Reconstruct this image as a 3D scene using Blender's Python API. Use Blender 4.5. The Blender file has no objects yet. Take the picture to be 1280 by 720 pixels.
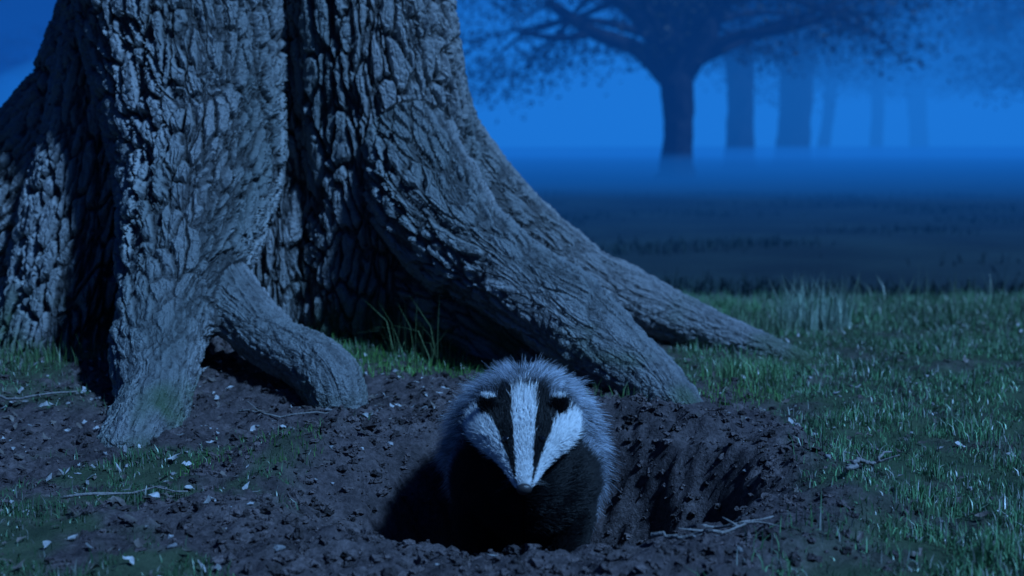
import bpy, math, time, numpy as np
from mathutils import Vector
from mathutils.kdtree import KDTree
T0=time.time()
rng=np.random.default_rng(7)
scene=bpy.context.scene
scene.view_settings.view_transform='Standard'
scene.view_settings.look='None'
scene.view_settings.exposure=0
COL=scene.collection

# ------------------------------------------------------------ noise
def _h(ix,iy,iz,s):
    with np.errstate(over='ignore'):
        h=(ix.astype(np.int64)*374761393+iy.astype(np.int64)*668265263+iz.astype(np.int64)*1442695041+s*974711)
        h=(h&0xFFFFFFFF).astype(np.uint32)
        h=(h^(h>>np.uint32(13)))*np.uint32(1274126177)
        h=(h^(h>>np.uint32(16)))*np.uint32(2246822519)
        h=h^(h>>np.uint32(15))
    return h.astype(np.float64)/4294967296.0
def vn(x,y,z=None,s=0):
    x=np.asarray(x,float);y=np.asarray(y,float)
    flat=z is None
    z=np.zeros_like(x) if flat else np.asarray(z,float)
    x0=np.floor(x);y0=np.floor(y);z0=np.floor(z)
    fx=x-x0;fy=y-y0;fz=z-z0
    fx=fx*fx*(3-2*fx);fy=fy*fy*(3-2*fy);fz=fz*fz*(3-2*fz)
    r=0
    for a in (0,1):
        for b in (0,1):
            for c in ((0,) if flat else (0,1)):
                w=(fx if a else 1-fx)*(fy if b else 1-fy)*(fz if c else 1-fz)
                r=r+w*_h(x0+a,y0+b,z0+c,s)
    return r*2-1
def fbm(x,y,z=None,o=4,s=0):
    r=0;a=1;t=0
    x=np.asarray(x,float);y=np.asarray(y,float)
    for i in range(o):
        r=r+a*vn(x*2**i+i*7.3,y*2**i+i*3.1,None if z is None else np.asarray(z,float)*2**i,s+i);t+=a;a*=.5
    return r/t
def ss(a,b,x):
    t=np.clip((x-a)/(b-a),0,1);return t*t*(3-2*t)

# ------------------------------------------------------------ mesh helpers
def mesh_obj(name,verts,quads=None,tris=None,mats=(),smooth=False,cols=None,parent=None,matidx=None):
    verts=np.asarray(verts,np.float32)
    nq=0 if quads is None else len(quads); nt=0 if tris is None else len(tris)
    me=bpy.data.meshes.new(name)
    me.vertices.add(len(verts)); me.vertices.foreach_set('co',verts.ravel())
    li=[]
    if nq: li.append(np.asarray(quads,np.int32).ravel())
    if nt: li.append(np.asarray(tris,np.int32).ravel())
    li=np.concatenate(li)
    me.loops.add(len(li)); me.loops.foreach_set('vertex_index',li)
    me.polygons.add(nq+nt)
    st=np.concatenate([np.arange(nq)*4, nq*4+np.arange(nt)*3]).astype(np.int32)
    me.polygons.foreach_set('loop_start',st)
    if matidx is not None: me.polygons.foreach_set('material_index',np.asarray(matidx,np.int32))
    me.polygons.foreach_set('use_smooth',np.full(nq+nt,smooth))
    me.update(calc_edges=True)
    if cols is not None:
        a=me.attributes.new('col','FLOAT_COLOR','POINT')
        c=np.ones((len(verts),4),np.float32);c[:,:3]=cols
        a.data.foreach_set('color',c.ravel())
    for m in mats: me.materials.append(m)
    ob=bpy.data.objects.new(name,me); COL.objects.link(ob)
    if parent: ob.parent=parent
    return ob
def catmull(P,n):
    P=np.asarray(P,float);Q=np.vstack([2*P[0]-P[1],P,2*P[-1]-P[-2]])
    out=[]
    for i in range(len(P)-1):
        p0,p1,p2,p3=Q[i:i+4]
        for t in np.linspace(0,1,n,endpoint=False):
            out.append(.5*((2*p1)+(-p0+p2)*t+(2*p0-5*p1+4*p2-p3)*t*t+(-p0+3*p1-3*p2+p3)*t**3))
    out.append(P[-1]);return np.array(out)
def frames(pts):
    T=np.gradient(pts,axis=0);T/=np.linalg.norm(T,axis=1)[:,None]+1e-9
    a=np.array([1,0,0.]) if abs(T[0][0])<.8 else np.array([0,1,0.])
    N=[];n=a
    for t in T:
        n=n-t*np.dot(n,t);n=n/np.linalg.norm(n);N.append(n)
    N=np.array(N);B=np.cross(T,N);return T,N,B
class Geo:
    def __init__(s): s.v=[];s.q=[];s.t=[];s.n=0
    def add(s,v,q=None,t=None):
        s.v.append(v)
        if q is not None and len(q): s.q.append(np.asarray(q)+s.n)
        if t is not None and len(t): s.t.append(np.asarray(t)+s.n)
        s.n+=len(v)
    def tube(s,pts,rad,seg=12,jit=0):
        pts=np.asarray(pts,float);rad=np.asarray(rad,float)
        T,N,B=frames(pts);th=np.linspace(0,2*math.pi,seg,endpoint=False)
        R=rad[:,None]*np.ones(seg)
        if jit: R=R*(1+jit*rng.normal(size=R.shape))
        V=pts[:,None,:]+R[:,:,None]*(np.cos(th)[None,:,None]*N[:,None,:]+np.sin(th)[None,:,None]*B[:,None,:])
        V=V.reshape(-1,3);n=len(pts)
        i=np.arange(n-1)[:,None]*seg;j=np.arange(seg)[None,:];j2=(j+1)%seg
        q=np.stack([i+j,i+j2,i+seg+j2,i+seg+j],-1).reshape(-1,4)
        V=np.vstack([V,pts[0],pts[-1]]);a=n*seg
        k=np.arange(seg)
        t=np.vstack([np.stack([np.full(seg,a),(k+1)%seg,k],1),np.stack([np.full(seg,a+1),(n-1)*seg+k,(n-1)*seg+(k+1)%seg],1)])
        s.add(V,q,t)
    def ellipsoid(s,c,r,rot=None,u=24,w=16):
        th=np.linspace(0,2*math.pi,u,endpoint=False);ph=np.linspace(0,math.pi,w+1)[1:-1]
        V=np.stack([np.outer(np.sin(ph),np.cos(th)),np.outer(np.sin(ph),np.sin(th)),np.outer(np.cos(ph),np.ones(u))],-1).reshape(-1,3)
        V=np.vstack([V,[0,0,1],[0,0,-1]])*np.array(r)
        if rot is not None: V=V@np.array(rot)
        V=V+np.array(c);m=len(ph)
        i=np.arange(m-1)[:,None]*u;j=np.arange(u)[None,:];j2=(j+1)%u
        q=np.stack([i+j,i+u+j,i+u+j2,i+j2],-1).reshape(-1,4)
        k=np.arange(u);a=m*u
        t=np.vstack([np.stack([np.full(u,a),k,(k+1)%u],1),np.stack([np.full(u,a+1),(m-1)*u+(k+1)%u,(m-1)*u+k],1)])
        s.add(V,q,t)
    def arrays(s):
        return np.vstack(s.v),(np.vstack(s.q) if s.q else None),(np.vstack(s.t) if s.t else None)
def remeshed(geo,voxel,smooth_it):
    v,q,t=geo.arrays();ob=mesh_obj('tmp',v,q,t)
    m=ob.modifiers.new('r','REMESH');m.mode='VOXEL';m.voxel_size=voxel
    m2=ob.modifiers.new('s','SMOOTH');m2.factor=.5;m2.iterations=smooth_it
    dg=bpy.context.evaluated_depsgraph_get()
    me=bpy.data.meshes.new_from_object(ob.evaluated_get(dg))
    bpy.data.objects.remove(ob);return me
def vcoords(me):
    a=np.empty(len(me.vertices)*3,np.float32);me.vertices.foreach_get('co',a);return a.reshape(-1,3).astype(float)

# ------------------------------------------------------------ materials
def newmat(name):
    m=bpy.data.materials.new(name);m.use_nodes=True
    nt=m.node_tree;b=nt.nodes['Principled BSDF'];return m,nt,b
def N(nt,t,**k):
    n=nt.nodes.new(t)
    for a,b in k.items(): setattr(n,a,b)
    return n
def ramp(nt,inp,stops):
    r=N(nt,'ShaderNodeValToRGB');e=r.color_ramp.elements
    e[0].position=stops[0][0];e[0].color=(*stops[0][1],1)
    e[1].position=stops[-1][0];e[1].color=(*stops[-1][1],1)
    for p,c in stops[1:-1]:
        x=e.new(p);x.color=(*c,1)
    nt.links.new(inp,r.inputs[0]);return r
def attr_mat(name,rough=.7,spec=.3,bump=0,scale=60,det=3):
    m,nt,b=newmat(name)
    a=N(nt,'ShaderNodeAttribute',attribute_name='col')
    nz=N(nt,'ShaderNodeTexNoise');nz.inputs['Scale'].default_value=scale;nz.inputs['Detail'].default_value=det
    tc=N(nt,'ShaderNodeTexCoord');nt.links.new(tc.outputs['Object'],nz.inputs['Vector'])
    r=ramp(nt,nz.outputs[0],[(.3,(.6,.6,.6)),(.7,(1.25,1.25,1.25))])
    mx=N(nt,'ShaderNodeMix',data_type='RGBA',blend_type='MULTIPLY');mx.inputs[0].default_value=1
    nt.links.new(a.outputs['Color'],mx.inputs[6]);nt.links.new(r.outputs[0],mx.inputs[7])
    nt.links.new(mx.outputs[2],b.inputs['Base Color'])
    b.inputs['Roughness'].default_value=rough;b.inputs['Specular IOR Level'].default_value=spec
    if bump:
        bp=N(nt,'ShaderNodeBump');bp.inputs['Strength'].default_value=bump;bp.inputs['Distance'].default_value=.01
        nt.links.new(nz.outputs[0],bp.inputs['Height']);nt.links.new(bp.outputs[0],b.inputs['Normal'])
    return m
def bark_mat():
    m,nt,b=newmat('oak_bark');L=nt.links.new
    a=N(nt,'ShaderNodeAttribute',attribute_name='barkco')
    am=N(nt,'ShaderNodeAttribute',attribute_name='amp')
    ms=N(nt,'ShaderNodeAttribute',attribute_name='moss')
    def ma(op,x,y):
        q=N(nt,'ShaderNodeMath',operation=op)
        for k,v in enumerate((x,y)):
            if isinstance(v,(int,float)): q.inputs[k].default_value=v
            else: L(v,q.inputs[k])
        return q.outputs[0]
    def mr(i,a0,a1,b0,b1):
        x=N(nt,'ShaderNodeMapRange',interpolation_type='SMOOTHSTEP');L(i,x.inputs[0])
        for k,v in enumerate((a0,a1,b0,b1)): x.inputs[k+1].default_value=v
        return x.outputs[0]
    n1=N(nt,'ShaderNodeTexNoise');n1.inputs['Scale'].default_value=10;n1.inputs['Detail'].default_value=2
    L(a.outputs['Vector'],n1.inputs['Vector'])
    sb=N(nt,'ShaderNodeVectorMath',operation='SUBTRACT');L(n1.outputs['Color'],sb.inputs[0]);sb.inputs[1].default_value=(.5,.5,.5)
    sc=N(nt,'ShaderNodeVectorMath',operation='SCALE');L(sb.outputs[0],sc.inputs[0]);sc.inputs['Scale'].default_value=.085
    ad=N(nt,'ShaderNodeVectorMath',operation='ADD');L(a.outputs['Vector'],ad.inputs[0]);L(sc.outputs[0],ad.inputs[1])
    st=N(nt,'ShaderNodeVectorMath',operation='MULTIPLY');L(ad.outputs[0],st.inputs[0]);st.inputs[1].default_value=(1,1,.5)
    nf=N(nt,'ShaderNodeTexNoise');nf.inputs['Scale'].default_value=15;nf.inputs['Detail'].default_value=1
    L(st.outputs[0],nf.inputs['Vector'])
    fur=ma('ABSOLUTE',ma('SUBTRACT',nf.outputs[0],.5),0)
    fur=mr(fur,.004,.075,0,1)
    v1=N(nt,'ShaderNodeTexVoronoi',feature='DISTANCE_TO_EDGE');v1.inputs['Scale'].default_value=20
    L(ad.outputs[0],v1.inputs['Vector'])
    v2=N(nt,'ShaderNodeTexVoronoi',feature='DISTANCE_TO_EDGE');v2.inputs['Scale'].default_value=48
    L(ad.outputs[0],v2.inputs['Vector'])
    tc=N(nt,'ShaderNodeTexCoord')
    n2=N(nt,'ShaderNodeTexNoise');n2.inputs['Scale'].default_value=48;n2.inputs['Detail'].default_value=4;n2.inputs['Roughness'].default_value=.7
    L(tc.outputs['Object'],n2.inputs['Vector'])
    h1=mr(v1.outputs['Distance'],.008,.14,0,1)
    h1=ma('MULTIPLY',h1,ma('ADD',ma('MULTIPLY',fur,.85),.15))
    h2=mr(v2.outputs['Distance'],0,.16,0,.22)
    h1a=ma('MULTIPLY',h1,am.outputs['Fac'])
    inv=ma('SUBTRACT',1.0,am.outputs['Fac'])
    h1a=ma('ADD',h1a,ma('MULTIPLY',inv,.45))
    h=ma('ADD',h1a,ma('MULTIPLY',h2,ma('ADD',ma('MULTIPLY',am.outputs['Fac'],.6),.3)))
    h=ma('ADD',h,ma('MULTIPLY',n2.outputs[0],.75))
    d=N(nt,'ShaderNodeDisplacement');d.inputs['Scale'].default_value=.031;d.inputs['Midlevel'].default_value=.9
    L(h,d.inputs['Height']);L(d.outputs[0],nt.nodes['Material Output'].inputs['Displacement'])
    m.displacement_method='BOTH'
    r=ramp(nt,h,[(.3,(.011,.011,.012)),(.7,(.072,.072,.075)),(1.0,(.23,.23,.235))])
    n3=N(nt,'ShaderNodeTexNoise');n3.inputs['Scale'].default_value=3;n3.inputs['Detail'].default_value=3
    L(a.outputs['Vector'],n3.inputs['Vector'])
    r3=ramp(nt,n3.outputs[0],[(.3,(.5,.58,.56)),(.7,(1.15,1.14,1.14))])
    mx=N(nt,'ShaderNodeMix',data_type='RGBA',blend_type='MULTIPLY');mx.inputs[0].default_value=1
    L(r.outputs[0],mx.inputs[6]);L(r3.outputs[0],mx.inputs[7])
    m2=N(nt,'ShaderNodeMix',data_type='RGBA');m2.inputs[7].default_value=(.035,.085,.022,1)
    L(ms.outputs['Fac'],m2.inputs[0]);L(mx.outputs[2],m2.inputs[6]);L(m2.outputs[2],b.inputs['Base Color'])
    b.inputs['Roughness'].default_value=.52;b.inputs['Specular IOR Level'].default_value=.65
    return m

# ------------------------------------------------------------ ground
HX,HY=.08,3.12
def masks(x,y):
    n=fbm(x*2.2,y*2.2,o=4,s=11)
    n2=fbm(x*6,y*6,o=3,s=17)
    edge=np.interp(y,[2.3,2.6,3.5,4.2,4.9,5.4,6.2],[.44,.54,.74,.76,.54,.33,-.2])
    right=ss(-.1,.20,x-edge+.26*n+.1*n2)*(1-.5*ss(.15,.5,-n2))
    back=ss(5.7,6.2,y+.3*n)
    left=ss(-.42,-.62,x+.14*n)*ss(3.75,3.3,y+.3*n)*ss(-.35,.1,n2+.6*n)*.9
    mid=np.exp(-((x+.40)/.34)**4-((y-4.68)/.24)**4)*ss(-.7,-.15,n2)
    rc=np.exp(-((x-.50)/.36)**4-((y-4.66)/.28)**4)*ss(-.5,.0,n2)
    gap=np.exp(-((x+.72)/.13)**4-((y-4.6)/.22)**4)*ss(-.5,.0,n2)
    ll=ss(-1.2,-1.45,x)*ss(4.1,4.4,y)*ss(-.55,.0,n2)*.95
    ll2=ss(-1.05,-1.4,x)*ss(-.3,.2,n+n2)*.65
    g=np.maximum.reduce([right,back,left,mid,rc,gap,ll,ll2])
    d=np.hypot((x-HX)/.46,(y-HY)/.48)
    return np.clip(g,0,1)*ss(1.05,1.3,d+.1*n2)
def hole_d(x,y):
    return np.hypot((x-HX)/.50,(y-HY)/.52)+.20*fbm(x*4,y*4,o=3,s=3)
def base_h(x,y):
    near=np.exp(-(x/6)**2-((y-4)/6)**2)
    z=.13*np.exp(-((x+.9)/1.5)**2-((y-5.3)/.95)**2)
    z=z+.05*fbm(x*.9,y*.9,o=3,s=5)*near
    z=z-.16*ss(6.3,9,y)
    z=z+.15*fbm(x*.05,y*.05,o=2,s=9)*ss(12,30,np.hypot(x,y-3))
    d=hole_d(x,y)
    z=z+.070*np.exp(-((d-1.28)/.24)**2)*(1-.6*ss(2.95,2.6,y))*(.7+.6*vn(x*3,y*3,s=8))
    z=z-.40*(1-ss(.42,1.0,d))
    z=z-.10*np.exp(-((x+.34)/.22)**2-((y-3.0)/.27)**2)
    return z
def ground_h(x,y,g=None):
    if g is None: g=masks(x,y)
    z=base_h(x,y)
    fade=np.exp(-((x)/5)**2-((y-4)/5)**2)
    lump=fbm(x*9,y*9,o=3,s=21)
    f2=1-2*np.abs(vn(x*26,y*26,s=31)); f3=fbm(x*55,y*55,o=2,s=33)
    soil=.028*lump+.010*f2+.013*f3
    return z+fade*(soil*(1-g)+g*.014*lump)
def axis(lo,hi,step,far_lo,far_hi,g=1.09):
    c=list(np.arange(lo,hi,step));s=step
    x=c[-1]
    while x<far_hi: s*=g;x+=s;c.append(x)
    s=step;x=c[0];pre=[]
    while x>far_lo: s*=g;x-=s;pre.append(x)
    return np.array(pre[::-1]+c)
ax=axis(-1.8,2.0,.0105,-500,500);ay=axis(2.25,5.3,.0105,-40,900)
X,Y=np.meshgrid(ax,ay);G=masks(X,Y);Z=ground_h(X,Y,G)
V=np.stack([X,Y,Z],-1).reshape(-1,3);nx,ny=len(ax),len(ay)
i=np.arange(ny-1)[:,None]*nx;j=np.arange(nx-1)[None,:]
Q=np.stack([i+j,i+j+1,i+nx+j+1,i+nx+j],-1).reshape(-1,4)
def ground_mat():
    m,nt,b=newmat('soil_and_turf');L=nt.links.new
    a=N(nt,'ShaderNodeAttribute',attribute_name='grass');a2=N(nt,'ShaderNodeAttribute',attribute_name='field_shade')
    tc=N(nt,'ShaderNodeTexCoord')
    n1=N(nt,'ShaderNodeTexNoise');n1.inputs['Scale'].default_value=7;n1.inputs['Detail'].default_value=5;n1.inputs['Roughness'].default_value=.7
    n2=N(nt,'ShaderNodeTexNoise');n2.inputs['Scale'].default_value=80;n2.inputs['Detail'].default_value=4;n2.inputs['Roughness'].default_value=.75
    n4=N(nt,'ShaderNodeTexNoise');n4.inputs['Scale'].default_value=.6;n4.inputs['Detail'].default_value=6
    for q in (n1,n2,n4): L(tc.outputs['Object'],q.inputs['Vector'])
    s=ramp(nt,n1.outputs[0],[(.3,(.034,.026,.028)),(.52,(.070,.054,.056)),(.75,(.135,.108,.108))])
    s2=ramp(nt,n2.outputs[0],[(.3,(.30,.30,.30)),(.7,(1.7,1.7,1.7))])
    mx=N(nt,'ShaderNodeMix',data_type='RGBA',blend_type='MULTIPLY');mx.inputs[0].default_value=1
    L(s.outputs[0],mx.inputs[6]);L(s2.outputs[0],mx.inputs[7])
    g=ramp(nt,n1.outputs[0],[(.3,(.022,.040,.018)),(.7,(.060,.090,.045))])
    f=ramp(nt,n4.outputs[0],[(.35,(.010,.018,.018)),(.65,(.024,.042,.038))])  # dark colour stands in for unlit ground beyond the lit foreground
    m2=N(nt,'ShaderNodeMix',data_type='RGBA');L(a.outputs['Fac'],m2.inputs[0]);L(mx.outputs[2],m2.inputs[6]);L(g.outputs[0],m2.inputs[7])
    m3=N(nt,'ShaderNodeMix',data_type='RGBA');L(a2.outputs['Fac'],m3.inputs[0]);L(m2.outputs[2],m3.inputs[6]);L(f.outputs[0],m3.inputs[7])
    L(m3.outputs[2],b.inputs['Base Color'])
    bp=N(nt,'ShaderNodeBump');bp.inputs['Strength'].default_value=.95;bp.inputs['Distance'].default_value=.009
    L(n2.outputs[0],bp.inputs['Height']);L(bp.outputs[0],b.inputs['Normal'])
    b.inputs['Roughness'].default_value=.7;b.inputs['Specular IOR Level'].default_value=.3
    return m
gr=mesh_obj('ground',V,Q,mats=[ground_mat()],smooth=True)
a=gr.data.attributes.new('grass','FLOAT','POINT');a.data.foreach_set('value',G.ravel().astype(np.float32))
a=gr.data.attributes.new('field_shade','FLOAT','POINT');a.data.foreach_set('value',ss(6.4,8.5,Y).ravel().astype(np.float32))

# ------------------------------------------------------------ big oak
chains=[
 [(-.95,5.55,3.4,.52),(-.95,5.55,2,.55),(-.97,5.52,1.3,.57),(-.96,5.5,.7,.62),(-.95,5.5,.2,.66),(-.95,5.5,-.3,.7)],
 [(-1.10,5.1,3.4,.3),(-1.12,5.02,2,.33),(-1.13,4.98,1.3,.345),(-1.08,4.85,.9,.31),(-1.03,4.72,.68,.27),(-1.03,4.5,.45,.22),(-1.04,4.25,.24,.155),(-1.01,4.02,.11,.125),(-.98,3.84,.03,.105),(-1.01,3.64,-.08,.085)],
 [(-.98,4.5,.36,.13),(-.86,4.35,.28,.115),(-.73,4.24,.18,.104),(-.59,4.13,.115,.098),(-.51,4.05,.06,.09),(-.47,4.01,-.06,.06)],
 [(-.57,5.2,3.4,.26),(-.55,5.15,2,.27),(-.52,5.1,1.3,.285),(-.46,5.12,.7,.34),(-.44,5.15,.4,.37),(-.44,5.15,.1,.39),(-.44,5.15,-.3,.42)],
 [(-.45,5.05,.95,.16),(-.33,4.87,.66,.2),(-.19,4.7,.46,.19),(0,4.55,.33,.155),(.17,4.42,.215,.13),(.32,4.3,.12,.105),(.43,4.2,.045,.078),(.52,4.08,-.05,.045)],
 [(-.3,4.95,.3,.2),(-.05,4.78,.15,.17),(.15,4.62,0,.14)],
 [(-.52,5.35,1.5,.2),(-.35,5.3,.87,.19),(-.15,5.25,.58,.185),(.12,5.22,.39,.14),(.38,5.18,.235,.115),(.64,5.12,.13,.088),(.87,5.05,.05,.064),(1.04,5,-.01,.038),(1.15,4.97,-.07,.02)],
 [(-.7,5.9,.9,.3),(-.3,6.4,.2,.22),(.3,6.9,-.1,.1)],
 [(-1.32,5.4,3.4,.26),(-1.30,5.4,2,.3),(-1.31,5.4,1.3,.34),(-1.45,5.38,.9,.35),(-1.60,5.35,.65,.37),(-1.8,5.3,.35,.4),(-2.05,5.2,.08,.34),(-2.6,5.0,-.12,.18)],
 [(-1.25,5.25,2.2,.28),(-1.29,5.2,1.3,.29),(-1.36,5.12,.9,.28),(-1.43,5.05,.5,.30),(-1.5,4.98,.2,.30),(-1.55,4.9,-.1,.3)],
]
g=Geo();samples=[]
for ci,c in enumerate(chains):
    P=catmull(c,14);g.tube(P[:,:3],P[:,3],28)
    T,Nn,B=frames(P[:,:3]);s=np.concatenate([[0],np.cumsum(np.linalg.norm(np.diff(P[:,:3],axis=0),axis=1))])
    samples.append(np.hstack([P,T,Nn,B,s[:,None],np.full((len(P),1),ci)]))
S=np.vstack(samples)
me=remeshed(g,.0085,8);me.name='oak_tree';vc=vcoords(me)
nrm=np.empty(len(vc)*3,np.float32);me.vertices.foreach_get('normal',nrm);nrm=nrm.reshape(-1,3)
vc=vc+nrm*(.036*fbm(vc[:,0]*4,vc[:,1]*4,vc[:,2]*1.6,o=2,s=40))[:,None]
me.vertices.foreach_set('co',vc.astype(np.float32).ravel())
bc=np.empty((len(vc),3));amp=np.empty(len(vc))
for k in range(0,len(vc),8000):
    p=vc[k:k+8000].astype(np.float32);Sp=S[:,:3].astype(np.float32)
    D2=(p**2).sum(1)[:,None]+(Sp**2).sum(1)[None]-2*p@Sp.T
    D=np.sqrt(np.maximum(D2,0))-S[None,:,3].astype(np.float32)
    q=S[np.argmin(D,1)];o=p-q[:,:3]
    al=(o*q[:,4:7]).sum(1)+q[:,13]
    bc[k:k+8000]=np.stack([(o*q[:,7:10]).sum(1)+q[:,14]*3.7,(o*q[:,10:13]).sum(1),al*.30],1)
    amp[k:k+8000]=np.clip((q[:,3]-.08)/.16,.16,1)
a=me.attributes.new('barkco','FLOAT_VECTOR','POINT');a.data.foreach_set('vector',bc.astype(np.float32).ravel())
a=me.attributes.new('amp','FLOAT','POINT');a.data.foreach_set('value',amp.astype(np.float32))
# moss creeping up the foot of the trunk
hg=vc[:,2]-base_h(vc[:,0],vc[:,1])
moss=ss(.20,.02,hg+.12*fbm(vc[:,0]*9,vc[:,1]*9,vc[:,2]*9,o=3,s=90))*ss(-.15,.35,fbm(vc[:,0]*5,vc[:,1]*5,vc[:,2]*5,o=3,s=95))*.8
a=me.attributes.new('moss','FLOAT','POINT');a.data.foreach_set('value',moss.astype(np.float32))
me.polygons.foreach_set('use_smooth',np.full(len(me.polygons),True))
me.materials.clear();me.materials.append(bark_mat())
oak=bpy.data.objects.new('oak_tree',me);COL.objects.link(oak)
print('oak verts',len(vc),time.time()-T0)

# ------------------------------------------------------------ grass
def blades(name,x,y,z,L,W,col,lean=.5,mat=None):
    n=len(x);az=rng.uniform(0,2*math.pi,n);ld=rng.uniform(0,2*math.pi,n)
    le=np.abs(rng.normal(0,lean,n));side=np.stack([np.cos(az),np.sin(az),0*az],1)*W[:,None]*.5
    dirn=np.stack([np.cos(ld),np.sin(ld)],1)
    b=np.stack([x,y,z-.004],1)
    m=b+np.stack([dirn[:,0]*np.sin(le*.5)*L*.5,dirn[:,1]*np.sin(le*.5)*L*.5,np.cos(le*.5)*L*.5],1)
    le2=np.clip(le*1.7,0,1.9)
    t=m+np.stack([dirn[:,0]*np.sin(le2)*L*.5,dirn[:,1]*np.sin(le2)*L*.5,np.cos(le2)*L*.5],1)
    V=np.stack([b-side,b+side,m+side*.8,m-side*.8,t],1).reshape(-1,3)
    k=np.arange(n)*5
    Q=np.stack([k,k+1,k+2,k+3],1);T=np.stack([k+3,k+2,k+4],1)
    C=np.repeat(col,5,axis=0)
    return mesh_obj(name,V,Q,T,mats=[mat],cols=C,smooth=True)
gm=attr_mat('grass_blade',.42,.7,scale=8,det=1)
n=420000
x=rng.uniform(-2.7,3.6,n);y=2.3+(rng.random(n)**1.25)*6.0
vis=np.abs(x)<.37*y+.6;x,y=x[vis],y[vis];n=len(x)
m=masks(x,y);cl=fbm(x*9,y*9,o=3,s=50);big=fbm(x*1.6,y*1.6,o=2,s=55)
keep=(rng.random(n)<m*(.14+.86*ss(-.35,.2,cl+.2*big))*np.where(x<-.4,.9,1))
x,y,m,cl,big=x[keep],y[keep],m[keep],cl[keep],big[keep]
z=ground_h(x,y)
n=len(x);print('blades',n,time.time()-T0)
L=(.013+.024*rng.random(n)**1.5+.028*ss(0,.5,cl))*(1+.4*big)*np.where(x<-.4,.72,1)*(1+.5*ss(5.0,6.5,y))
W=rng.uniform(.0017,.0038,n)
gcol=np.array([.12,.27,.12])*(1+.5*rng.normal(size=(n,1)).clip(-1.5,1.8)*.6)
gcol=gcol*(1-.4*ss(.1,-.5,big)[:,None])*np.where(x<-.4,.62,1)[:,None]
dry=rng.random(n)<.20;gcol[dry]=np.array([.34,.36,.32])*rng.uniform(.5,1.2,(dry.sum(),1))*np.where(x[dry]<-.4,.6,1)[:,None]
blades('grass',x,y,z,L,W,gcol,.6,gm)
n=26000;y=8+(rng.random(n)**1.6)*22;x=rng.uniform(-.3,1,n)*(.42*y+1)
c=fbm(x*.5,y*.9,o=3,s=61);k=rng.random(n)<ss(0,.5,c);x,y=x[k],y[k];n=len(x)
blades('field_grass',x,y,base_h(x,y),rng.uniform(.05,.13,n),rng.uniform(.008,.018,n),np.array([.018,.034,.032])*rng.uniform(.5,1.4,(n,1)),.6,attr_mat('dim_field_grass_blade',.8,.1,scale=8,det=1))  # blade colour darkened to read as unlit far field
def tuft(name,cx,cy,rad,n,l0,l1,colr,w=.004,lean=.35):
    a=rng.uniform(0,6.28,n);r=rad*np.sqrt(rng.random(n));x=cx+r*np.cos(a);y=cy+r*np.sin(a)
    return blades(name,x,y,ground_h(x,y),rng.uniform(l0,l1,n),rng.uniform(w*.5,w,n),np.array(colr)*rng.uniform(.6,1.4,(n,1)),lean,gm)
tuft('tall_grass_tuft',1.28,6.0,.16,420,.08,.27,(.28,.38,.30),.005)
tuft('tall_grass_tuft',1.02,5.7,.16,200,.05,.15,(.15,.23,.14))
tuft('tall_grass_tuft',-.30,4.58,.10,60,.10,.28,(.09,.14,.06),.004,.5)
tuft('tall_grass_tuft',.74,4.5,.14,260,.04,.10,(.12,.24,.10))
tuft('tall_grass_tuft',.30,4.05,.10,60,.03,.07,(.09,.18,.06))
tuft('tall_grass_tuft',2.0,6.6,.7,320,.08,.22,(.15,.22,.14))
tuft('tall_grass_tuft',.62,5.35,.25,320,.05,.14,(.13,.24,.12))
tuft('tall_grass_tuft',-.40,4.58,.28,1000,.015,.05,(.11,.29,.06),.003)
tuft('tall_grass_tuft',-.12,4.45,.12,220,.015,.05,(.11,.29,.06),.003)
tuft('tall_grass_tuft',-1.5,4.55,.25,260,.03,.10,(.09,.18,.06),.003)
tuft('tall_grass_tuft',.64,4.22,.18,420,.015,.05,(.11,.28,.07),.003)
tuft('tall_grass_tuft',-.62,3.35,.18,330,.012,.035,(.08,.21,.05),.003)
for q in range(12):
    tx=rng.uniform(.9,2.1);ty=rng.uniform(3.3,5.8)
    tuft('tall_grass_tuft',tx,ty,rng.uniform(.03,.09),int(rng.uniform(30,80)),.03,.09,(.14,.24,.13),.0035,.5)

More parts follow.
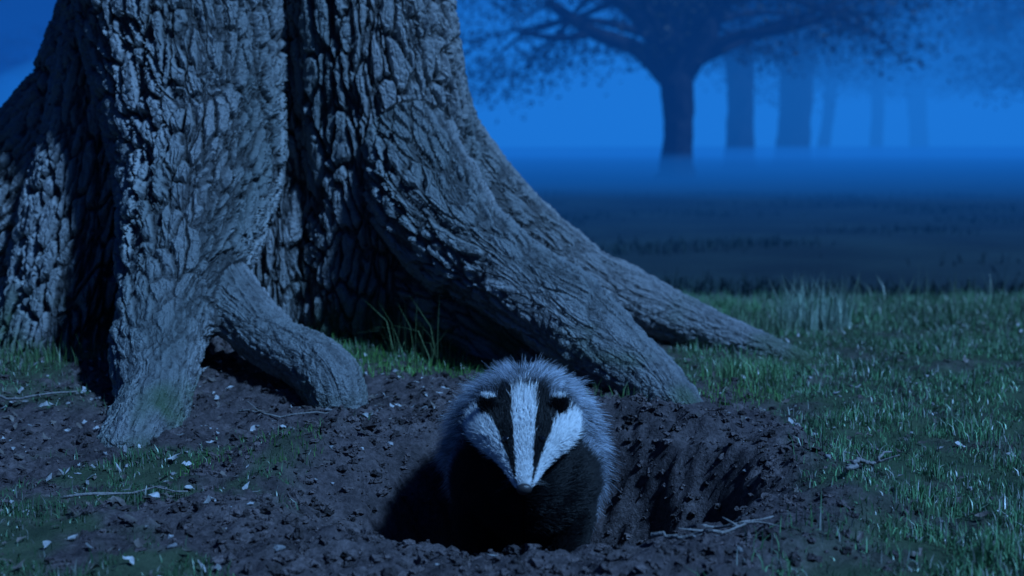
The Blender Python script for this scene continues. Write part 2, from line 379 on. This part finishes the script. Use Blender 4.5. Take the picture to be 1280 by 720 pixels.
# ------------------------------------------------------------ clods, pebbles, leaves, twigs
def lumps(name,x,y,size,cols,mat,sink=.3,flat=.75,smooth=False):
    n=len(x);ph=(1+5**.5)/2
    I=np.array([(-1,ph,0),(1,ph,0),(-1,-ph,0),(1,-ph,0),(0,-1,ph),(0,1,ph),(0,-1,-ph),(0,1,-ph),(ph,0,-1),(ph,0,1),(-ph,0,-1),(-ph,0,1)])/1.9
    F=np.array([(0,11,5),(0,5,1),(0,1,7),(0,7,10),(0,10,11),(1,5,9),(5,11,4),(11,10,2),(10,7,6),(7,1,8),(3,9,4),(3,4,2),(3,2,6),(3,6,8),(3,8,9),(4,9,5),(2,4,11),(6,2,10),(8,6,7),(9,8,1)])
    vs=[tuple(v) for v in I];c={};nf=[]
    def mid(a,b):
        k=(min(a,b),max(a,b))
        if k not in c:
            v=(np.array(vs[a])+np.array(vs[b]))/2;v/=np.linalg.norm(v);vs.append(tuple(v));c[k]=len(vs)-1
        return c[k]
    for a_,b_,c_ in F:
        p,q,r=mid(a_,b_),mid(b_,c_),mid(c_,a_);nf+=[(a_,p,r),(b_,q,p),(c_,r,q),(p,q,r)]
    I=np.array(vs);F=np.array(nf);m_=len(I)
    R=1+.32*rng.normal(size=(n,m_,1)).clip(-1.6,1.6)
    sc=rng.uniform(.5,1.4,(n,1,3));sc[:,:,2]*=flat
    V=I[None]*R*sc*size[:,None,None]
    a=rng.uniform(0,6.28,n);ca,sa=np.cos(a)[:,None],np.sin(a)[:,None]
    V=np.stack([V[:,:,0]*ca-V[:,:,1]*sa,V[:,:,0]*sa+V[:,:,1]*ca,V[:,:,2]],-1)
    z=ground_h(x,y)+size*(.5-sink)
    V+=np.stack([x,y,z],1)[:,None,:]
    T=(F[None]+np.arange(n)[:,None,None]*m_).reshape(-1,3)
    return mesh_obj(name,V.reshape(-1,3),None,T,mats=[mat],cols=np.repeat(cols,m_,axis=0),smooth=smooth)
sm=attr_mat('soil_crumb',.75,.25,bump=.9,scale=160,det=3)
n=34000;x=rng.uniform(-1.8,1.6,n);y=rng.uniform(2.3,5.0,n);m=masks(x,y)
d=hole_d(x,y)
k=rng.random(n)<(1-m)**2*(.3+.7*np.exp(-((d-1.35)/.5)**2))*np.where(d<.6,.3,1);x,y=x[k],y[k];n=len(x)
sz=.0022+.0110*rng.random(n)**4.0
lumps('soil_clods',x,y,sz,np.array([.080,.062,.062])*rng.uniform(.35,1.8,(n,1)),sm,.42)
n=220;x=rng.uniform(-1.7,1.3,n);y=rng.uniform(2.45,5,n);k=hole_d(x,y)>.9;x,y=x[k],y[k];n=len(x)
lumps('pebbles',x,y,rng.uniform(.003,.009,n),np.array([.30,.29,.30])*rng.uniform(.5,1.2,(n,1)),attr_mat('pebble_stone',.6,.4,bump=.3,scale=90),.3,.6,True)

def leaves(name,x,y,size,cols,mat):
    n=len(x);U=np.linspace(-1,1,6)
    hw=np.array([.05,.55,.8,.7,.4,.04])*.55
    hw=hw[None,:]*(1+.3*rng.normal(size=(n,6)))
    curl=rng.uniform(-.6,.8,n);fold=rng.uniform(-.3,.8,n)
    c=np.stack([np.tile(U,(n,1)),.14*rng.normal(size=(n,6)),curl[:,None]*U[None]**2*.6],-1)
    l=c+np.stack([0*hw,hw,fold[:,None]*hw],-1);r=c+np.stack([0*hw,-hw,fold[:,None]*hw],-1)
    V=np.concatenate([l,c,r],1)*size[:,None,None]
    a=rng.uniform(0,6.28,n);tx=rng.normal(0,.35,n);ty=rng.normal(0,.35,n)
    Z=V[:,:,2]+V[:,:,0]*tx[:,None]+V[:,:,1]*ty[:,None]
    ca,sa=np.cos(a)[:,None],np.sin(a)[:,None]
    V=np.stack([V[:,:,0]*ca-V[:,:,1]*sa,V[:,:,0]*sa+V[:,:,1]*ca,Z],-1)
    V+=np.stack([x,y,ground_h(x,y)+size*.35+.004],1)[:,None,:]
    q=[]
    for i in range(5): q+=[(i,i+1,7+i,6+i),(6+i,7+i,13+i,12+i)]
    Q=(np.array(q)[None]+np.arange(n)[:,None,None]*18).reshape(-1,4)
    return mesh_obj(name,V.reshape(-1,3),Q,mats=[mat],cols=np.repeat(cols,18,axis=0),smooth=True)
n=13000;x=rng.uniform(-2,2.6,n);y=2.4+rng.random(n)*3.9
w_=np.exp(-((x+.55)/.95)**2-((y-4.25)/.6)**2)+.35*(x<-.5)+.24*(x>.75)*ss(-.2,.4,fbm(x*3,y*3,o=2,s=77))+.05
k=(rng.random(n)<w_*.9)&(hole_d(x,y)>1.05);x,y=x[k],y[k];n=len(x)
lc=np.where(rng.random((n,1))<.34,np.array([[.36,.35,.35]]),np.array([[.11,.09,.08]]))*rng.uniform(.5,1.4,(n,1))
lm=attr_mat('dead_leaf',.55,.4,bump=.3,scale=70,det=2)
leaves('fallen_leaves',x,y,rng.uniform(.004,.015,n),lc,lm)
hx=np.array([.66,-.40,1.35,-.62,-.82,-.30,-1.45,-1.3,-1.05]);hy=np.array([5.0,3.75,4.6,4.15,3.4,4.2,4.4,3.9,3.3])
leaves('fallen_leaves',hx,hy,rng.uniform(.014,.028,len(hx)),np.tile([.38,.37,.36],(len(hx),1)),lm)

def twig(pts,r,mat,name='twig'):
    g=Geo();P=catmull([(a,b,0,r) for a,b in pts],6);n=len(P)
    P[:,0]+=.005*rng.normal(size=n);P[:,1]+=.005*rng.normal(size=n)
    P[:,2]=base_h(P[:,0],P[:,1])+.020+.004*np.sin(np.arange(n)*.9)
    g.tube(P[:,:3],np.linspace(r,r*.45,n),7,jit=.08)
    for _ in range(3):
        k=rng.integers(3,n-2);d=rng.normal(size=3)*.5;d[2]=abs(d[2])*.3
        L_=rng.uniform(.03,.06);q=P[k,:3]+np.outer(np.linspace(0,1,5),d/np.linalg.norm(d))*L_
        g.tube(q,np.linspace(r*.6,r*.25,5),6)
    v,q,t=g.arrays();mesh_obj(name,v,q,t,mats=[mat],cols=np.tile([.22,.20,.19],(len(v),1)),smooth=True)
tm=attr_mat('twig_bark',.7,.3,bump=.5,scale=150)
twig([(.70,2.93),(.74,3.02),(.79,3.14),(.85,3.27),(.93,3.44)],.0060,tm)
twig([(.26,2.62),(.33,2.60),(.40,2.60),(.49,2.66)],.005,tm)
twig([(.34,2.68),(.40,2.66),(.50,2.60)],.004,tm)
twig([(-.95,2.95),(-.8,3.0),(-.70,2.96)],.0035,tm)
twig([(-.75,3.9),(-.62,3.86),(-.5,3.9)],.0035,tm)
twig([(-1.6,4.1),(-1.4,4.0),(-1.25,4.05)],.005,tm)

# ------------------------------------------------------------ badger
bad=bpy.data.objects.new('badger',None);COL.objects.link(bad);bad.location=(0,0,0)
NP=np.array([.024,2.735,.086])
u=np.array([0,.84,.5426]);w=np.array([0,-.5426,.84]);v=np.array([1,0,0.])
def H(t,a,b): return NP+u*t+v*a+w*b
TT=[0,.012,.03,.055,.085,.12,.155,.19,.225,.27]
HW=[.013,.020,.028,.040,.058,.084,.103,.109,.104,.088]
HH=[.010,.017,.022,.028,.039,.052,.062,.067,.068,.066]
CW=[0,0,0,.002,.004,.002,-.004,-.012,-.020,-.026]
g=Geo();seg=40;th=np.linspace(0,2*math.pi,seg,endpoint=False)
tt=np.linspace(0,.27,40);hw=np.interp(tt,TT,HW);hh=np.interp(tt,TT,HH);cw=np.interp(tt,TT,CW)
hv=np.array([[H(t,a*math.sin(q),c+b*math.cos(q)) for q in th] for t,a,b,c in zip(tt,hw,hh,cw)]).reshape(-1,3)
hv=np.vstack([hv,H(-.004,0,0),H(.285,0,-.03)])
i=np.arange(39)[:,None]*seg;j=np.arange(seg)[None,:];j2=(j+1)%seg
q_=np.stack([i+j,i+j2,i+seg+j2,i+seg+j],-1).reshape(-1,4);k=np.arange(seg)
t_=np.vstack([np.stack([np.full(seg,1600),(k+1)%seg,k],1),np.stack([np.full(seg,1601),39*seg+k,39*seg+(k+1)%seg],1)])
g.add(hv,q_,t_)
g.tube([H(.012,0,-.020),H(.04,0,-.030),H(.09,0,-.045),H(.14,0,-.06)],[.009,.015,.028,.045],18)
g.ellipsoid((.03,3.16,.068),(.152,.32,.165),u=36,w=24)
g.ellipsoid((.03,3.02,.045),(.152,.15,.145),u=36,w=24)
g.ellipsoid((.03,3.5,-.02),(.16,.3,.16),u=36,w=24)
g.tube([(.026,2.93,.15),(.026,3.0,.132),(.026,3.12,.10)],[.105,.12,.14],24)
for sx in (-1,1):
    cx=.026+sx*.080;zz=float(ground_h(np.array([cx]),np.array([2.90]))[0])
    g.tube([(cx,3.04,.03),(cx+sx*.010,2.98,-.04),(cx+sx*.006,2.96,-.12),(cx,2.95,zz+.05),(cx,2.93,zz+.03)],[.070,.058,.044,.037,.034],20)
    g.ellipsoid((cx,2.905,zz+.025),(.04,.06,.026),u=20,w=12)
EA=[]
for sx in (-1,1):
    e=H(.183,sx*.068,.054)+np.array([sx*.004,0,.002]);EA.append(e)
    g.ellipsoid(e,(.020,.0095,.024),rot=np.array([[math.cos(.4),0,-sx*math.sin(.4)],[0,1,0],[sx*math.sin(.4),0,math.cos(.4)]]),u=18,w=12)
me=remeshed(g,.0042,5);bv=vcoords(me)
def local(p):
    o=p-NP;return o@u,o@v,o@w
def colour(p,jn=0):
    t,a,b=local(p);cwv=np.interp(t,TT,CW);ang=np.degrees(np.arctan2(np.abs(a)/np.interp(t,TT,HW),(b-cwv)/np.interp(t,TT,HH)))+jn
    n=len(p);white=np.array([.85,.85,.85]);black=np.array([.006,.006,.007]);grey=np.array([.26,.285,.33])
    c=np.tile(grey,(n,1)).astype(float)
    ab=np.abs(a)
    inhead=(t<.235+.1*jn/90)
    e1=np.interp(t,[0,.03,.08,.14,.2,.24],[.013,.016,.019,.023,.026,.024])+jn*.0003
    e2=np.interp(t,[0,.03,.06,.10,.14,.165,.19,.24],[.013,.022,.031,.046,.060,.078,.092,.098])+jn*.0003
    c2=np.where((ab<e1)[:,None],white,np.where((ab<e2)[:,None],black,white))
    und=ang>np.interp(t,[0,.05,.1,.15,.2],[112,108,106,110,112])
    c2=np.where(und[:,None],black,c2)
    outer=(t>.20)&(ab>.05)
    c2=np.where(outer[:,None],grey*.8,c2)
    c=np.where(inhead[:,None],c2,c)
    lim=.080-.25*np.abs(p[:,2]-.06)*(p[:,2]>.06)
    chest=(np.abs(p[:,0]-.026)<lim+jn*.003)&(p[:,1]<3.0)&(p[:,2]<.13)&(~inhead|und)
    c=np.where(chest[:,None],black,c)
    legs=(p[:,2]<-.10)&(p[:,1]<3.05)
    c=np.where(legs[:,None],black,c)
    for e in EA:
        d=p-e;de=np.linalg.norm(d,axis=1)
        er=(de<.027)&(d[:,2]>-.014)
        c=np.where(er[:,None],np.where((d[:,2]>.0135)[:,None],white*.9,black),c)
    return c,inhead
c,_=colour(bv)
a=me.attributes.new('col','FLOAT_COLOR','POINT');cc=np.ones((len(bv),4),np.float32);cc[:,:3]=c*.5;a.data.foreach_set('color',cc.ravel())
me.polygons.foreach_set('use_smooth',np.full(len(me.polygons),True))
me.materials.clear();me.materials.append(attr_mat('badger_skin',.9,.1,scale=80))
body=bpy.data.objects.new('body',me);COL.objects.link(body);body.parent=bad
me.calc_loop_triangles();nt_=len(me.loop_triangles);ti=np.empty(nt_*3,np.int32);me.loop_triangles.foreach_get('vertices',ti);ti=ti.reshape(-1,3)
vnm=np.empty(len(bv)*3,np.float32);me.vertices.foreach_get('normal',vnm);vnm=vnm.reshape(-1,3).astype(float)
P0,P1,P2=bv[ti[:,0]],bv[ti[:,1]],bv[ti[:,2]]
ar=np.linalg.norm(np.cross(P1-P0,P2-P0),axis=1)
cen=(P0+P1+P2)/3;th_,_,_=local(cen)
wgt=ar*np.where(th_<.22,2.6,1)*np.where(cen[:,1]>3.35,.15,1)
NH=90000
idx=rng.choice(nt_,NH,p=wgt/wgt.sum());r1=np.sqrt(rng.random(NH));r2=rng.random(NH)
ba=np.stack([1-r1,r1*(1-r2),r1*r2],1)
P=(bv[ti[idx]]*ba[:,:,None]).sum(1);NM=(vnm[ti[idx]]*ba[:,:,None]).sum(1);NM/=np.linalg.norm(NM,axis=1)[:,None]
t,a_,b_=local(P);jn=rng.normal(0,2.8,NH)
C,inh=colour(P,jn)
k=~((t<.006))
P,NM,t,C,inh,a_,b_=P[k],NM[k],t[k],C[k],inh[k],a_[k],b_[k];NH=len(P)
NL=2600
lk=rng.choice(np.where(~inh)[0],NL)
kd=KDTree(NL)
for i_,q in enumerate(P[lk]): kd.insert(q,i_)
kd.balance()
near=np.array([kd.find(q)[1] for q in P])
Lh=np.interp(t,[0,.03,.1,.16,.22,.3],[.0035,.006,.013,.024,.036,.048])*rng.uniform(.6,1.25,NH)
locklen=rng.uniform(.030,.070,NL)
Lb=locklen[near]*rng.uniform(.6,1.1,NH)
Lh=np.where(inh,Lh,Lb)
eard=np.min([np.linalg.norm(P-e,axis=1) for e in EA],axis=0);Lh=np.where(eard<.028,.009,Lh)
low=(P[:,2]<-.06)&(P[:,1]<3.0);Lh=np.where(low,Lh*.6,Lh)
flow=np.where(inh[:,None],u[None]+v[None]*(np.sign(a_)*.4*np.abs(b_<.02))[:,None],np.array([0,.6,-.35])[None]+v[None]*(np.sign(P[:,0]-.026)*.3)[:,None])
flow=flow-NM*(flow*NM).sum(1)[:,None];flow/=np.linalg.norm(flow,axis=1)[:,None]+1e-6
lift=np.where(inh,.42,1.25)
clump=np.stack([vn(P[:,0]*50,P[:,1]*50,P[:,2]*50,s=s_) for s_ in (70,71,72)],1)
D=flow+NM*lift[:,None]+.20*rng.normal(size=(NH,3))+np.where(inh,.20,.45)[:,None]*clump
lockdir=rng.normal(size=(NL,3))*.42
D=np.where(inh[:,None],D,D+lockdir[near])
D/=np.linalg.norm(D,axis=1)[:,None]
K=5;s_=np.linspace(0,1,K)
pull=np.where(inh[:,None],0,(P[lk][near]-P)*.6)
pts=P[:,None,:]+D[:,None,:]*(Lh[:,None]*s_[None])[:,:,None]+(flow*.28-np.array([0,0,.16]))[:,None,:]*(Lh[:,None]*s_[None]**2)[:,:,None]+pull[:,None,:]*(s_**1.5)[None,:,None]
CP=np.repeat(C[:,None,:],K,axis=1)
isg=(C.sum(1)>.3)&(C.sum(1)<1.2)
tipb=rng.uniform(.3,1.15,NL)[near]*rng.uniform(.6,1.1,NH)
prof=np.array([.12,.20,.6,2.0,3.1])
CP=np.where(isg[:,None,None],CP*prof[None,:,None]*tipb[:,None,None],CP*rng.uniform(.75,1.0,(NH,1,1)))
CP=np.clip(CP,0,.85)
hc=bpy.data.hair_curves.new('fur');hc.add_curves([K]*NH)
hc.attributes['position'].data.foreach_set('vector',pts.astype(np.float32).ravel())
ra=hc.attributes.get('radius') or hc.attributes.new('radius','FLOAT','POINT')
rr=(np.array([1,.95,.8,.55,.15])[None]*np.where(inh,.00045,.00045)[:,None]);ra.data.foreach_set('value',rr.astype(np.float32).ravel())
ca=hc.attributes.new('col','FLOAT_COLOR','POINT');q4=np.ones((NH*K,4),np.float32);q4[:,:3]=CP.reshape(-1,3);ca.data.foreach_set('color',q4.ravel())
fm,nt,b=newmat('badger_fur');at=N(nt,'ShaderNodeAttribute',attribute_name='col');nt.links.new(at.outputs['Color'],b.inputs['Base Color'])
b.inputs['Roughness'].default_value=.5;b.inputs['Specular IOR Level'].default_value=.3
hc.materials.append(fm);fo=bpy.data.objects.new('fur',hc);COL.objects.link(fo);fo.parent=bad
def simple(name,col,rough,spec=.5):
    m,nt,b=newmat(name)
    nz=N(nt,'ShaderNodeTexNoise');nz.inputs['Scale'].default_value=300
    r=ramp(nt,nz.outputs[0],[(.3,tuple(c*.7 for c in col)),(.7,tuple(c*1.2 for c in col))]);nt.links.new(r.outputs[0],b.inputs['Base Color'])
    bp=N(nt,'ShaderNodeBump');bp.inputs['Strength'].default_value=.3;bp.inputs['Distance'].default_value=.001;nt.links.new(nz.outputs[0],bp.inputs['Height']);nt.links.new(bp.outputs[0],b.inputs['Normal'])
    b.inputs['Roughness'].default_value=rough;b.inputs['Specular IOR Level'].default_value=spec;return m
g=Geo();R=np.array([v,u,w])
g.ellipsoid(H(-.002,0,.002),(.0155,.011,.012),rot=R);g.ellipsoid(H(.001,-.008,-.003),(.007,.008,.008),rot=R);g.ellipsoid(H(.001,.008,-.003),(.007,.008,.008),rot=R)
me=remeshed(g,.0012,4);me.name='nose';me.materials.clear();me.materials.append(simple('nose_leather',(.04,.036,.036),.32));me.polygons.foreach_set('use_smooth',np.full(len(me.polygons),True))
o=bpy.data.objects.new('nose',me);COL.objects.link(o);o.parent=bad
em=simple('eye_cornea',(.006,.005,.005),.05,.8)
for sx in (-1,1):
    g=Geo();g.ellipsoid(H(.098,sx*.036,.0400),(.0080,.0080,.0080));vv,qq,tt_=g.arrays();mesh_obj('eye',vv,qq,tt_,mats=[em],smooth=True,parent=bad)
g=Geo()
for sx in (-1,1):
    for c_ in (-.024,-.012,0,.012,.024):
        cx=.026+sx*.080+c_;zz=float(ground_h(np.array([cx]),np.array([2.85]))[0])
        g.tube([(cx,2.862,zz+.028),(cx,2.842,zz+.028),(cx,2.825,zz+.014)],[.005,.004,.001],8)
vv,qq,tt_=g.arrays();mesh_obj('claws',vv,qq,tt_,mats=[simple('claw_horn',(.12,.10,.08),.4)],smooth=True,parent=bad)
g=Geo()
for sx in (-1,1):
    for _ in range(7):
        p=H(rng.uniform(.014,.04),sx*.018,rng.uniform(-.012,0));d=v*sx*rng.uniform(.6,1)+u*rng.uniform(0,.5)+w*rng.uniform(-.5,.1)
        L_=rng.uniform(.025,.045);q=np.array([p+d*L_*k_-w*.01*k_**2 for k_ in np.linspace(0,1,6)]);g.tube(q,np.linspace(.00025,.00006,6),5)
vv,qq,tt_=g.arrays();mesh_obj('whiskers',vv,qq,tt_,mats=[simple('whisker_hair',(.3,.3,.3),.4)],smooth=True,parent=bad)
print('badger',time.time()-T0)

# ------------------------------------------------------------ background trees
tb=attr_mat('tree_bark',.85,.2,scale=3);tl=attr_mat('tree_leaf',.6,.3,scale=1.5,det=1)
def tree(name,x,y,h,r,fork,cr,ncl,leaves_per,leafsize,seed,lean=0,low=2.6,limbs=(),extra=()):
    global rng
    save=rng;rng=np.random.default_rng(seed)
    zb=float(base_h(np.array([float(x)]),np.array([float(y)]))[0])-.1
    g=Geo()
    P=catmull([(0,0,0,r*1.5),(0.02,0,.5,r*1.12),(lean*.3+.08,0,fork*.5,r*.95),(lean*.6,0,fork,r*1.08),(lean,.2,fork*1.6,r*.75),(lean*1.6,.3,h*.6,r*.45),(lean*2,0,h*.9,r*.12)],6)
    g.tube(P[:,:3],P[:,3],14,jit=.045)
    cl=[]
    while len(cl)<ncl:
        p=rng.uniform(-1,1,3);d=np.linalg.norm(p)
        if d>1 or d<.35: continue
        z=low+(p[2]*.5+.5)**1.3*(h-low);rad=math.sqrt(max(0,1-abs(p[2]))) if p[2]>0 else 1
        cl.append((p[0]*cr*(.6+.4*rad),p[1]*cr*(.6+.4*rad),z+rng.normal()*.4))
    for (ex,ez) in extra: cl.append((ex,rng.normal()*1.5,ez))
    cl=np.array(cl);ncl=len(cl)
    for (pts,rr) in limbs:
        Q=catmull([(*p,rr*(1-i/len(pts)*.75)) for i,p in enumerate(pts)],5);g.tube(Q[:,:3],Q[:,3],10,jit=.04)
    for c in cl[::2]:
        f=rng.uniform(.9,2.2)*fork;s0=np.array([lean*.6,0,min(f,h*.6)])
        m=s0*.5+c*.5+np.array([rng.normal()*.3,rng.normal()*.3,rng.uniform(.2,1.0)])
        m2=s0*.2+c*.8+np.array([rng.normal()*.3,rng.normal()*.3,rng.uniform(.2,.6)])
        Q=catmull([(*s0,r*.34),(*m,r*.2),(*m2,r*.1),(*c,r*.03)],5);g.tube(Q[:,:3],Q[:,3],7,jit=.05)
    v_,q_,t_=g.arrays()
    nl=ncl*leaves_per;ci=np.repeat(np.arange(ncl),leaves_per)
    sg=rng.uniform(.35,.95,(ncl,1))*np.array([1.25,1.25,.6])
    c=cl[ci]+rng.normal(size=(nl,3))*sg[ci]
    a=rng.normal(size=(nl,3));a/=np.linalg.norm(a,axis=1)[:,None];b=np.cross(a,rng.normal(size=(nl,3)));b/=np.linalg.norm(b,axis=1)[:,None]
    s=leafsize*rng.uniform(.5,1.3,(nl,1))
    LV=np.stack([c-a*s,c+b*s*.55,c+a*s,c-b*s*.55],1).reshape(-1,3)
    LQ=np.arange(nl*4).reshape(-1,4)+len(v_)
    V=np.vstack([v_,LV])+np.array([x,y,zb])
    cols=np.vstack([np.tile([.03,.03,.03],(len(v_),1)),np.repeat(np.array([.022,.034,.024])*rng.uniform(.5,1.5,(nl,1)),4,axis=0)])
    quads=np.vstack([q_,LQ]);mi=np.concatenate([np.zeros(len(q_)),np.ones(nl),np.zeros(len(t_))])
    ob=mesh_obj(name,V,quads,t_,mats=[tb,tl],cols=cols,matidx=mi)
    rng=save;return ob
tree('oak_tree',5.05,44,12,.48,3.3,8.5,130,190,.085,1,low=4.2,
     limbs=[([(0,0,2.9),(-1.2,-.5,4.0),(-2.6,-1,4.5),(-4.0,-1,5.4)],.34),([(0,0,3.1),(.8,-.3,4.2),(1.3,0,5.6),(2.0,0,7)],.40),([(-2.6,-1,4.5),(-3.6,-1.2,4.3),(-4.8,-1.2,4.5)],.14),([(.3,0,3.6),(1.6,-.5,4.4),(3.2,-1,4.6),(5,-1,5.2)],.2)],
     extra=[(-6,3.2),(-5.4,2.9),(-4.9,3.3),(-5.8,3.9),(-4.2,3.8),(-6.6,3.6),(-6.2,4.3),(5.4,4.2),(6.5,3.9),(-3.2,4.4)])
tree('oak_tree',10.2,64,14,.62,6.5,7,120,140,.12,2,lean=-.25,low=4.5)
tree('oak_tree',13.7,70,15,.82,7.0,7,130,140,.12,3,lean=.3,low=4.6)
tree('oak_tree',18.2,84,15,.36,6,7,110,120,.15,4,lean=.9,low=4.8)
tree('oak_tree',23.4,92,14,.42,6,7,110,120,.15,5,low=4.8)
tree('oak_tree',28.5,100,15,.65,6,8,110,120,.17,6,lean=-.8,low=4.8)
tree('oak_tree',30,70,14,.6,5,9.5,180,140,.14,7,low=3.6)
tree('oak_tree',46.0,125,15,.5,6,8,80,90,.2,9,low=5)
tree('oak_tree',-48.0,130,15,.6,6,8,60,90,.2,10,low=4)

# ------------------------------------------------------------ fog (self-glowing volumes)
def glow_fogmat(name,DEN,col,st):
    f=bpy.data.materials.new(name);f.use_nodes=True;nt=f.node_tree;nt.nodes.clear()
    out=N(nt,'ShaderNodeOutputMaterial');ab=N(nt,'ShaderNodeVolumeAbsorption');emi=N(nt,'ShaderNodeEmission');ad=N(nt,'ShaderNodeAddShader')
    ab.inputs['Color'].default_value=(0,0,0,1);ab.inputs['Density'].default_value=DEN
    emi.inputs['Color'].default_value=(*col,1);emi.inputs['Strength'].default_value=DEN*st  # haze light put in as emission; the volume scatters no moonlight
    nt.links.new(ab.outputs[0],ad.inputs[0]);nt.links.new(emi.outputs[0],ad.inputs[1]);nt.links.new(ad.outputs[0],out.inputs['Volume']);return f
def box(name,fx,fy,fz,mat):
    fv=[(a,b,c) for a in fx for b in fy for c in fz]
    mesh_obj(name,fv,[(0,1,3,2),(4,6,7,5),(0,4,5,1),(2,3,7,6),(0,2,6,4),(1,5,7,3)],mats=[mat])
box('fog',[-200,200],[13,420],[-4,12],glow_fogmat('fog_glow_volume',.0140,(.005,.088,.44),.88))
box('ground_mist',[-60,70],[7.5,62],[-3.9,.46],glow_fogmat('ground_mist_glow_volume',.028,(.004,.078,.31),.72))
g=Geo();g.ellipsoid((15,72,-.3),(60,49,1.18),u=64,w=24);vv,qq,tt_=g.arrays()
mesh_obj('ground_mist',vv,qq,tt_,mats=[glow_fogmat('low_mist_glow_volume',.045,(.012,.21,.85),.82)],smooth=True)  # brighter emitting layer, paints the haze lighter towards the horizon
g=Geo();g.ellipsoid((17,112,3),(56,58,8.5),u=64,w=32);vv,qq,tt_=g.arrays()
mesh_obj('mist_glow',vv,qq,tt_,mats=[glow_fogmat('mist_glow_volume',.021,(.020,.30,1.0),1.25)],smooth=True)  # emitting ellipsoid added for the bright glow behind the trees

# ------------------------------------------------------------ light
sd=Vector((.52,-.38,.77)).normalized()
sl=bpy.data.lights.new('moon','SUN');sl.energy=5.0;sl.angle=math.radians(4);sl.color=(.225,.51,1)
so=bpy.data.objects.new('moon',sl);COL.objects.link(so);so.rotation_euler=sd.to_track_quat('Z','Y').to_euler()
W=bpy.data.worlds.new('World');scene.world=W;W.use_nodes=True;nt=W.node_tree;L=nt.links.new
bg=nt.nodes['Background'];sky=N(nt,'ShaderNodeTexSky',sky_type='NISHITA');sky.sun_disc=False
sky.sun_elevation=math.asin(sd.z);sky.sun_rotation=math.atan2(sd.x,sd.y)
mx=N(nt,'ShaderNodeMix',data_type='RGBA',blend_type='MULTIPLY');mx.inputs[0].default_value=1;mx.inputs[7].default_value=(.03,.27,1,1)
L(sky.outputs[0],mx.inputs[6]);L(mx.outputs[2],bg.inputs['Color']);bg.inputs['Strength'].default_value=.036

# ------------------------------------------------------------ camera
cd=bpy.data.cameras.new('camera');cd.lens=50;cd.clip_end=2000;cd.clip_start=.05
cd.dof.use_dof=True;cd.dof.focus_distance=3.3;cd.dof.aperture_fstop=3.0
co=bpy.data.objects.new('camera',cd);COL.objects.link(co);co.location=(0,0,.75)
co.rotation_euler=(math.radians(90-5.6),0,0);scene.camera=co
print('done',time.time()-T0)
